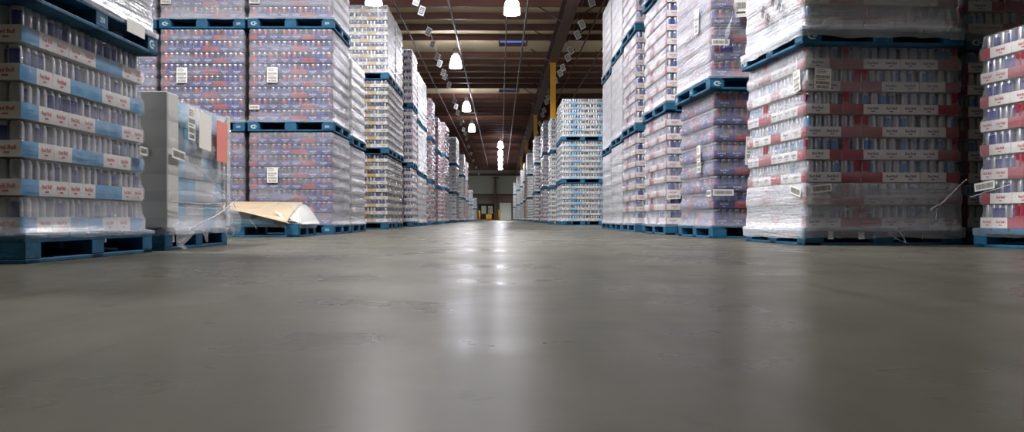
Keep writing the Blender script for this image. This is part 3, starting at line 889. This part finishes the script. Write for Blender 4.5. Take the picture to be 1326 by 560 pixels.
# ================================================================== SETTING
Y0, Y1, XW = -14.0, 106.0, 15.0
ZC = 6.08                                            # roof deck
def floor_mat():
    m = bpy.data.materials.new('concrete_floor'); m.use_nodes = True
    nt = m.node_tree; N = nt.nodes; L = nt.links; p = N['Principled BSDF']
    tc = N.new('ShaderNodeTexCoord')
    n1 = N.new('ShaderNodeTexNoise'); n1.inputs['Scale'].default_value = .9; n1.inputs['Detail'].default_value = 7; n1.inputs['Roughness'].default_value = .62
    mp = N.new('ShaderNodeMapping'); mp.inputs['Scale'].default_value = (1.0, .55, 1); mp.inputs['Rotation'].default_value = (0, 0, .5)
    L.new(tc.outputs['Object'], mp.inputs[0]); L.new(mp.outputs[0], n1.inputs['Vector'])
    r = N.new('ShaderNodeValToRGB'); e = r.color_ramp.elements
    e[0].position = .28; e[0].color = rgba((76, 75, 69)); e[1].position = .72; e[1].color = rgba((99, 98, 90))
    L.new(n1.outputs['Fac'], r.inputs[0])
    # scuffs: long dark tyre and drag marks
    n2 = N.new('ShaderNodeTexNoise'); n2.inputs['Scale'].default_value = 2.2; n2.inputs['Detail'].default_value = 6
    mp2 = N.new('ShaderNodeMapping'); mp2.inputs['Scale'].default_value = (3.2, .35, 1); mp2.inputs['Rotation'].default_value = (0, 0, -.25)
    L.new(tc.outputs['Object'], mp2.inputs[0]); L.new(mp2.outputs[0], n2.inputs['Vector'])
    r2 = N.new('ShaderNodeValToRGB'); e = r2.color_ramp.elements
    e[0].position = .30; e[0].color = (.62, .62, .62, 1); e[1].position = .46; e[1].color = (1, 1, 1, 1)
    L.new(n2.outputs['Fac'], r2.inputs[0])
    mx = N.new('ShaderNodeMix'); mx.data_type = 'RGBA'; mx.blend_type = 'MULTIPLY'; mx.inputs[0].default_value = .75
    L.new(r.outputs[0], mx.inputs[6]); L.new(r2.outputs[0], mx.inputs[7])
    # small dark specks and chips
    vo = N.new('ShaderNodeTexNoise'); vo.inputs['Scale'].default_value = 9; vo.inputs['Detail'].default_value = 3
    L.new(tc.outputs['Object'], vo.inputs['Vector'])
    r3 = N.new('ShaderNodeValToRGB'); e = r3.color_ramp.elements
    e[0].position = .24; e[0].color = (.45, .45, .45, 1); e[1].position = .31; e[1].color = (1, 1, 1, 1)
    L.new(vo.outputs['Fac'], r3.inputs[0])
    mx2 = N.new('ShaderNodeMix'); mx2.data_type = 'RGBA'; mx2.blend_type = 'MULTIPLY'; mx2.inputs[0].default_value = .8
    L.new(mx.outputs[2], mx2.inputs[6]); L.new(r3.outputs[0], mx2.inputs[7])
    L.new(mx2.outputs[2], p.inputs['Base Color'])
    n4 = N.new('ShaderNodeTexNoise'); n4.inputs['Scale'].default_value = 1.6; n4.inputs['Detail'].default_value = 5
    L.new(tc.outputs['Object'], n4.inputs['Vector'])
    mr = N.new('ShaderNodeMapRange'); mr.inputs['From Min'].default_value = .35; mr.inputs['From Max'].default_value = .65
    mr.inputs['To Min'].default_value = .24; mr.inputs['To Max'].default_value = .40
    L.new(n4.outputs['Fac'], mr.inputs['Value']); L.new(mr.outputs[0], p.inputs['Roughness'])
    n5 = N.new('ShaderNodeTexNoise'); n5.inputs['Scale'].default_value = 7; n5.inputs['Detail'].default_value = 4
    L.new(tc.outputs['Object'], n5.inputs['Vector'])
    b = N.new('ShaderNodeBump'); b.inputs['Strength'].default_value = .06; b.inputs['Distance'].default_value = .004
    L.new(n5.outputs['Fac'], b.inputs['Height']); L.new(b.outputs[0], p.inputs['Normal'])
    p.inputs['Specular IOR Level'].default_value = .028
    return m
mb = MB(); mb.box(-XW, XW, Y0, Y1, -.1, 0, floor_mat())
struct('floor', mb)

# roof deck with openings for the skylights
M_DECK = mat('roof_deck', (222, 206, 170), .6, var=.1, vscale=.7)
M_PURL = mat('steel_brown', (104, 64, 50), .5, var=.15, vscale=2)
M_GIRD = mat('steel_dark', (84, 58, 52), .5, var=.15, vscale=2)
sky = [(0.42, 29.8), (0.40, 40.85)]      # centre x, y
SKW, SKD = .48, .52
mb = MB()
ys = [Y0] + [v for (x, y) in sky for v in (y - SKD, y + SKD)] + [Y1]
for i in range(len(ys) - 1):
    if i % 2 == 0: mb.box(-XW, XW, ys[i], ys[i + 1], ZC, ZC + .04, M_DECK)
    else:
        x = sky[i // 2][0]
        mb.box(-XW, x - SKW, ys[i], ys[i + 1], ZC, ZC + .04, M_DECK)
        mb.box(x + SKW, XW, ys[i], ys[i + 1], ZC, ZC + .04, M_DECK)
struct('ceiling', mb)
M_GLASS = bpy.data.materials.new('skylight_pane'); M_GLASS.use_nodes = True
nt = M_GLASS.node_tree; gl = nt.nodes.new('ShaderNodeBsdfTransparent'); gl.inputs[0].default_value = (.8, .88, 1, 1)
gs = nt.nodes.new('ShaderNodeBsdfGlossy'); gs.inputs['Roughness'].default_value = .1
ms = nt.nodes.new('ShaderNodeMixShader'); ms.inputs[0].default_value = .08
nt.links.new(gl.outputs[0], ms.inputs[1]); nt.links.new(gs.outputs[0], ms.inputs[2]); nt.links.new(ms.outputs[0], nt.nodes['Material Output'].inputs[0])
for i, (x, y) in enumerate(sky):
    fr = MB()
    for (a, b_, c, d) in ((x - SKW, x + SKW, y - SKD, y - SKD + .05), (x - SKW, x + SKW, y + SKD - .05, y + SKD), (x - SKW, x - SKW + .05, y - SKD + .05, y + SKD - .05), (x + SKW - .05, x + SKW, y - SKD + .05, y + SKD - .05)):
        fr.box(a, b_, c, d, ZC - .02, ZC + .10, M_PURL)
    w = struct(f'window_{i + 1}', fr, 'blue skylight opening in the roof, ' + ('nearer', 'farther')[i] + ' of the two', 'skylight')
    pm = MB(); pm.box(x - SKW + .05, x + SKW - .05, y - SKD + .05, y + SKD - .05, ZC + .06, ZC + .07, M_GLASS)
    link('window_pane', pm.mesh('window_pane'), w)

# purlins across the aisle (Z sections), a girder along it
n = 0
y = 14.9
_pm = MB()
_pm.box(-XW + .02, XW - .02, -.006, .006, -.2, 0, M_PURL)
_pm.box(-XW + .02, XW - .02, -.075, -.006, -.2, -.19, M_PURL)
_pm.box(-XW + .02, XW - .02, .006, .075, -.01, 0, M_PURL)
_pm = _pm.mesh('roof_purlin')
while y < Y1 - .4:
    if all(abs(y - s[1]) > SKD + .02 for s in sky):
        o = link('roof_purlin', _pm, None, (0, y, ZC - .001)); o['kind'] = 'structure'
    n += 1; y += 1.5
GX = 1.77
zg0, zg1 = 5.42, ZC - .202
g = MB()
g.box(GX - .15, GX + .15, 10, Y1 - .05, zg0, zg0 + .02, M_GIRD)
g.box(GX - .15, GX + .15, 10, Y1 - .05, zg1 - .02, zg1, M_GIRD)
g.box(GX - .008, GX + .008, 10, Y1 - .05, zg0 + .02, zg1 - .02, M_GIRD)
struct('roof_girder', g)
y = 17.9
while y < 60:
    for s in (-1, 1):
        b = MB(); b.tube([(GX + s * .06, y, zg0 + .03), (GX + s * .75, y - .1, ZC - .21)], .018, M_GIRD, 6)
        o = struct('roof_brace', b)
    y += 3.0
M_YELLOW = mat('column_yellow', (214, 160, 24), .45, var=.08, vscale=3)
for i, (yy, xx) in enumerate(((29.9, 1.77), (44.9, 1.77), (59.5, 1.77), (75., 1.77))):
    b = MB()
    b.box(xx - .09, xx + .09, yy - .09, yy - .075, .0, zg0, M_YELLOW)
    b.box(xx - .09, xx + .09, yy + .075, yy + .09, .0, zg0, M_YELLOW)
    b.box(xx - .012, xx + .012, yy - .075, yy + .075, .0, zg0, M_YELLOW)
    b.box(xx - .14, xx + .14, yy - .14, yy + .14, 0, .02, M_YELLOW)
    b.box(xx - .12, xx + .12, yy - .12, yy + .12, zg0 - .02, zg0 - .001, M_YELLOW)
    o = struct('steel_column', b, f'yellow steel column under the roof girder, {ordinal(i)} from the near end', 'column')
# walls
M_WALL = mat('wall_panel', (168, 174, 158), .6, var=.08, vscale=.5)
M_WLOW = mat('wall_lower', (112, 104, 90), .7, var=.25, vscale=.8)
w = MB()
x = -XW
while x < XW:
    w.box(x, x + .32, Y1, Y1 + .06, 2.9, ZC, M_WALL); w.box(x + .32, x + .4, Y1 - .03, Y1 + .06, 2.9, ZC, M_WALL); x += .4
w.box(-XW, XW, Y1 - .02, Y1 + .08, 0, 2.9, M_WLOW)
struct('wall_back', w)
w = MB(); w.box(-XW, XW, Y0 - .1, Y0, 0, ZC, M_WALL); struct('wall_front', w)
w = MB(); w.box(-XW - .1, -XW, Y0, Y1, 0, ZC, M_WALL); struct('wall_left', w)
w = MB(); w.box(XW, XW + .1, Y0, Y1, 0, ZC, M_WALL); struct('wall_right', w)
def at(px, py, d): return ((px - 648) * d / F, d, .19 + (283 - py) * d / F)
M_DOOR = mat('door_white', (214, 220, 214), .5)
M_DARK = mat('dark_opening', (26, 26, 26), .8)
d = Y1 - .02
def rect_obj(name, px0, py0, px1, py1, dep, m, dist=None):
    dd = dist or d
    a = at(px0, py1, dd); b = at(px1, py0, dd)
    q = MB(); q.bbox(a[0], b[0], dd - dep, dd, max(0, a[2]), b[2], m, .01); return q
q = rect_obj('door', 647, 263, 662, 286, .06, M_DOOR)
dr = struct('door_1', q, 'white door in the far wall', 'door')
fr = MB(); a = at(647, 286, d); b = at(662, 263, d)
fr.box(a[0] - .08, a[0], d - .1, d, 0, b[2] + .08, M_WLOW); fr.box(b[0], b[0] + .08, d - .1, d, 0, b[2] + .08, M_WLOW); fr.box(a[0], b[0], d - .1, d, b[2], b[2] + .08, M_WLOW)
link('door_frame', fr.mesh('door_frame'), dr)
hm = MB(); hm.box(a[0] + .1, a[0] + .2, d - .1, d - .06, .95, 1.05, M_DARK); link('door_handle', hm.mesh('door_handle'), dr)
# dark dock opening with two grey panels
q = rect_obj('dock', 619, 264, 641, 284, .05, M_DARK)
dk = struct('door_2', q, 'dark dock doorway with two pale panels in the far wall', 'door')
for px in (623.5, 632):
    z0, z1 = at(px, 277, d)[2], at(px, 267, d)[2]; xx = at(px, 0, d)[0]
    pm = MB(); pm.bbox(xx, xx + .55, d - .09, d - .05, z0, z1, M_WALL, .01); link('door_panel', pm.mesh('door_panel'), dk)
# wall rails, pipe with cross arm
for i, (py, m_, t_) in enumerate(((228, M_GIRD, .3), (253.5, M_GIRD, .2))):
    q = MB(); z = at(0, py, d)[2]; q.box(-XW + .1, XW - .1, d - .16, d - .05, z, z + t_, m_); struct(f'trim_{i + 1}', q)
q = MB(); xx = at(641.5, 0, d)[0]
q.box(xx - .12, xx + .12, d - .45, d - .18, 0, at(0, 229, d)[2], M_GIRD)
q.box(xx - .4, xx + .4, d - .5, d - .45, at(0, 231.5, d)[2], at(0, 230, d)[2], M_GIRD)
struct('trim_3', q)
# yellow bollards and a yellow machine by the far wall
def bollard(px, dd, h, lab):
    m_ = MB(); xx = (px - 648) * dd / F
    m_.lathe(xx, dd, [(0, 0), (.1, 0), (.1, h - .06), (.07, h), (0, h)], 12, lambda k, i: M_YELLOW)
    o = link('bollard', m_.mesh('bollard', True)); tag(o, lab, 'bollard', 'yellow bollards by the far wall')
bollard(646.3, 104.3, 1.15, 'yellow bollard beside the white far door')
bollard(621, 102.5, 1.1, 'yellow bollard at the edge of the dark dock doorway')
mx_ = empty('pallet_truck', ((633 - 648) * 98 / F, 98, 0)); tag(mx_, 'small yellow pallet truck parked before the dark dock doorway', 'pallet truck')
q = MB(); q.bbox(-.3, .3, -.2, .25, .12, .62, M_YELLOW, .06); link('body', q.mesh('body'), mx_)
q = MB(); q.tube([(0, .2, .55), (0, .35, 1.0), (0, .4, 1.25)], .03, M_DARK); q.tube([(-.22, .4, 1.25), (.22, .4, 1.25)], .025, M_DARK); link('handle', q.mesh('handle'), mx_)
for s in (-.2, .2):
    q = MB(); q.bbox(s - .08, s + .08, -1.2, -.2, .06, .13, M_YELLOW, .02); link('fork', q.mesh('fork'), mx_)
    q = MB(); q.tube([(s - .04, .05, .09), (s + .04, .05, .09)], .09, M_DARK, 12); link('wheel', q.mesh('wheel'), mx_)

# ------------------------------------------------------------------ pipes and conduits along the roof
M_PIPE = mat('pipe_grey', (98, 84, 76), .5, .2)
def pipe(name, x, z, y0, y1, r, lab, cat='pipe'):
    m_ = MB(); m_.tube([(x, y0 + (y1 - y0) * i / 8, z) for i in range(9)], r, M_PIPE, 8)
    y = y0 + 2
    root = empty(name, (0, 0, 0)); tag(root, lab, cat, 'pipes hung under the roof')
    link('run', m_.mesh('run'), root)
    h = MB()
    h.box(-.006, .006, -.006, .006, 0, ZC - .205 - z, M_PIPE)
    hm = h.mesh('hanger')
    while y < min(y1, 70):
        link('hanger', hm, root, (x, y, z)); y += 6.0
pipe('sprinkler_pipe', -1.30, 5.64, 12, 100, .035, 'long thin roof pipe running above the offset lamps')
pipe('conduit', .17, 5.70, 14, 90, .02, 'thin roof conduit running toward the far lamps, nearer the middle')
pipe('sprinkler_pipe', .70, 5.68, 14, 100, .03, 'thin roof pipe between the middle conduit and the girder')
pipe('conduit', -2.70, 5.66, 12, 90, .022, 'thin roof conduit above the wrapped stacks opposite the girder')
pipe('conduit', 2.62, 5.66, 12, 90, .025, 'thin roof conduit just beyond the girder, above the nearer cards')
pipe('sprinkler_pipe', 3.25, 5.62, 16, 90, .03, 'roof pipe furthest beyond the girder')

# ------------------------------------------------------------------ hanging cards
M_WIRE = mat('wire', (130, 125, 118), .5, .4)
M_SIGNIN = mat('card_print', (120, 122, 120), .6)
cm = MB()
cm.bbox(-.10, .10, -.004, .004, -.115, .115, M_PAPER, .001)
cm.box(-.068, .068, -.0055, -.0042, -.08, .085, M_SIGNIN)
for z in (-.04, .0, .04): cm.box(-.045, .045, -.0065, -.0056, z - .008, z + .008, M_PAPER)
card_me = cm.mesh('card')
def wire(x, lab, y1):
    m_ = MB(); m_.tube([(x, 12, 5.56), (x, 40, 5.54), (x, y1, 5.56)], .006, M_WIRE, 5)
    tag(link('guy_wire', m_.mesh('guy_wire')), lab, 'wire')
wire(-2.03, 'taut wire carrying the cards on the side away from the girder', 100)
wire(2.05, 'taut wire carrying the cards on the girder side', 100)
def sign(px, py, side, i, lab):
    z = 5.34; dd = F * (z - .19) / (283 - py); x = (px - 648) * dd / F
    root = empty('hanging_card', (x, dd, z)); tag(root, lab, 'sign', 'cards hung on wires under the roof')
    o = link('card', card_me, root); o.rotation_euler = (0, R(28 if side < 0 else -28) + random.uniform(-.1, .1), R(-36 if side < 0 else 34))
    h = MB(); h.tube([(0, 0, .14), (0, 0, 5.55 - z)], .003, M_WIRE, 4); link('hook', h.mesh('hook'), root)
L_ = [(539.6, 1), (546.2, 14), (554.8, 41), (560.1, 57.3), (566.4, 73.8), (569.2, 82.4), (574, 94), (576.1, 99.3), (581.5, 110.2), (588.5, 131), (590.5, 138), (592.7, 146), (594.5, 152), (597, 159.5), (600.2, 168), (602.5, 173), (604, 180), (607, 190), (610, 199), (613, 208), (616.5, 217), (620, 226)]
R_ = [(766, 2), (753.6, 31.8), (747.8, 45.2), (739, 65.4), (735.3, 74.7), (728.8, 87.7), (725.3, 94.7), (719, 104.4), (709.8, 126.5), (707.5, 132), (704.5, 143), (702.5, 149), (699, 160), (695, 172), (691, 184), (686, 196)]
for i, (px, py) in enumerate(L_): sign(px, py, -1, i, f'small white hanging card away from the girder, number {i + 1} counted from the nearest')
for i, (px, py) in enumerate(R_): sign(px, py, 1, i, f'small white hanging card beside the girder, number {i + 1} counted from the nearest')

# ------------------------------------------------------------------ lamps
M_BELL = mat('lamp_bell', (250, 248, 255), .4, emit=55.0, ecol=(240, 240, 255))
M_HOUS = mat('lamp_housing', (150, 148, 145), .5, .5)
bell = MB(); bell.lathe(0, 0, [(.075, .42), (.115, .38), (.158, .27), (.187, .12), (.195, 0), (.190, 0), (.182, .12), (.153, .265), (.11, .37), (.07, .41)], 24, lambda k, i: M_BELL)
bell = bell.mesh('reflector', True)
hous = MB(); hous.lathe(0, 0, [(0, .42), (.08, .42), (.085, .46), (.085, .60), (.06, .63), (0, .63)], 16, lambda k, i: M_HOUS); hous = hous.mesh('ballast', True)
M_BULB = mat('lamp_bulb', (255, 255, 255), .4, emit=60.0, ecol=(255, 252, 245))
bulb = MB(); bulb.lathe(0, 0, [(0, .06), (.05, .09), (.065, .16), (.05, .24), (.025, .32), (.025, .41), (0, .41)], 14, lambda k, i: M_BULB); bulb = bulb.mesh('bulb', True)
hook = MB(); hook.tube([(0, 0, .63), (0, 0, .75)], .012, M_HOUS, 6); hook = hook.mesh('hook')
ld = bpy.data.lights.new('high_bay_glow', 'SPOT')
ld.energy = 980; ld.color = (1.0, .97, .93); ld.shadow_soft_size = .2
ld.spot_size = R(165); ld.spot_blend = .5
def lamp(x, y, z, lab):
    root = empty('high_bay_lamp', (x, y, z)); tag(root, lab, 'ceiling lamp', 'high bay lamps')
    b = link('reflector', bell, root); b['label'] = 'glowing white bell'
    link('bulb', bulb, root); link('ballast', hous, root)
    h = MB(); h.tube([(0, 0, .63), (0, 0, ZC - .202 - z)], .012, M_HOUS, 6); link('hanger', h.mesh('hanger'), root)
    o = bpy.data.objects.new('glow', ld); COL.objects.link(o); o.parent = root; o.location = (0, 0, -.03)
LZ = 5.05
def lamp_px(px, py, z, lab):
    dd = F * (z - .19) / (283 - py); lamp((px - 648) * dd / F, dd, z, lab)
lamp_px(663, 18.5, LZ, 'glowing bell lamp at the top edge, nearest of all in view')
lamp_px(590, 88, LZ, 'glowing bell lamp nearest on the pipe above the aisle')
lamp_px(604, 144, LZ, 'glowing bell lamp second along the pipe above the aisle')
lamp_px(611, 170.5, LZ, 'glowing bell lamp third and last along the pipe above the aisle')
lamp_px(484, 6, 5.2, 'lamp mostly hidden behind the top of the yellow-marked stack')
for k, py in enumerate((191.5, 201, 208.5, 214.5, 219.5)):
    lamp_px(648, py, LZ, ('highest', 'second highest', 'third highest', 'second lowest', 'lowest')[k] + ' of the lamps lined up above the far wall')
for i, (x, y) in enumerate(((-1.55, 12.4), (-3.4, 5.6), (0.4, 6.9), (6.5, 14.0), (6.5, 30.), (-7.0, 3.0), (-7.5, 19.0), (-7.5, 31.0), (6.5, 50), (4.5, 97), (-4.5, 97), (9.0, 99), (-9.0, 99))):  # out of view; aisle and far-wall ones put in to brighten stacks and wall
    lamp(x, y, LZ, 'bell lamp hung ' + ('unseen above the aisle, placed to light the yellow-marked stack', 'above the nearest light-blue tray stack', 'unseen above the aisle, added to light the nearest stack', 'beyond the near right-hand block', 'beyond the stacks past the first yellow column',
        'far to the left beside the nearest stack', 'behind the blue and red three-high block', 'deep behind the white and red stack', 'beyond the far stacks on the column side',
        'unseen behind the last column-side stacks, added to brighten the far wall', 'unseen behind the short white stack, added to brighten the far wall', 'unseen at the outer right, added to brighten the far wall', 'unseen at the outer left, added to brighten the far wall')[i])

# ------------------------------------------------------------------ sky and view
wd = bpy.data.worlds.new('world'); SC.world = wd; wd.use_nodes = True
bg = wd.node_tree.nodes['Background']; bg.inputs[0].default_value = (.16, .29, .62, 1); bg.inputs[1].default_value = 1.0
SC.view_settings.view_transform = 'Standard'
SC.view_settings.look = 'None'
SC.view_settings.gamma = 1.0
SC.view_settings.use_curve_mapping = False
SC.view_settings.exposure = 0.0
SC.cycles.max_bounces = 8
SC.cycles.transparent_max_bounces = 24
SC.cycles.use_denoising = True
SC.cycles.sample_clamp_indirect = 6.0
SC.cycles.caustics_reflective = False
SC.cycles.caustics_refractive = False
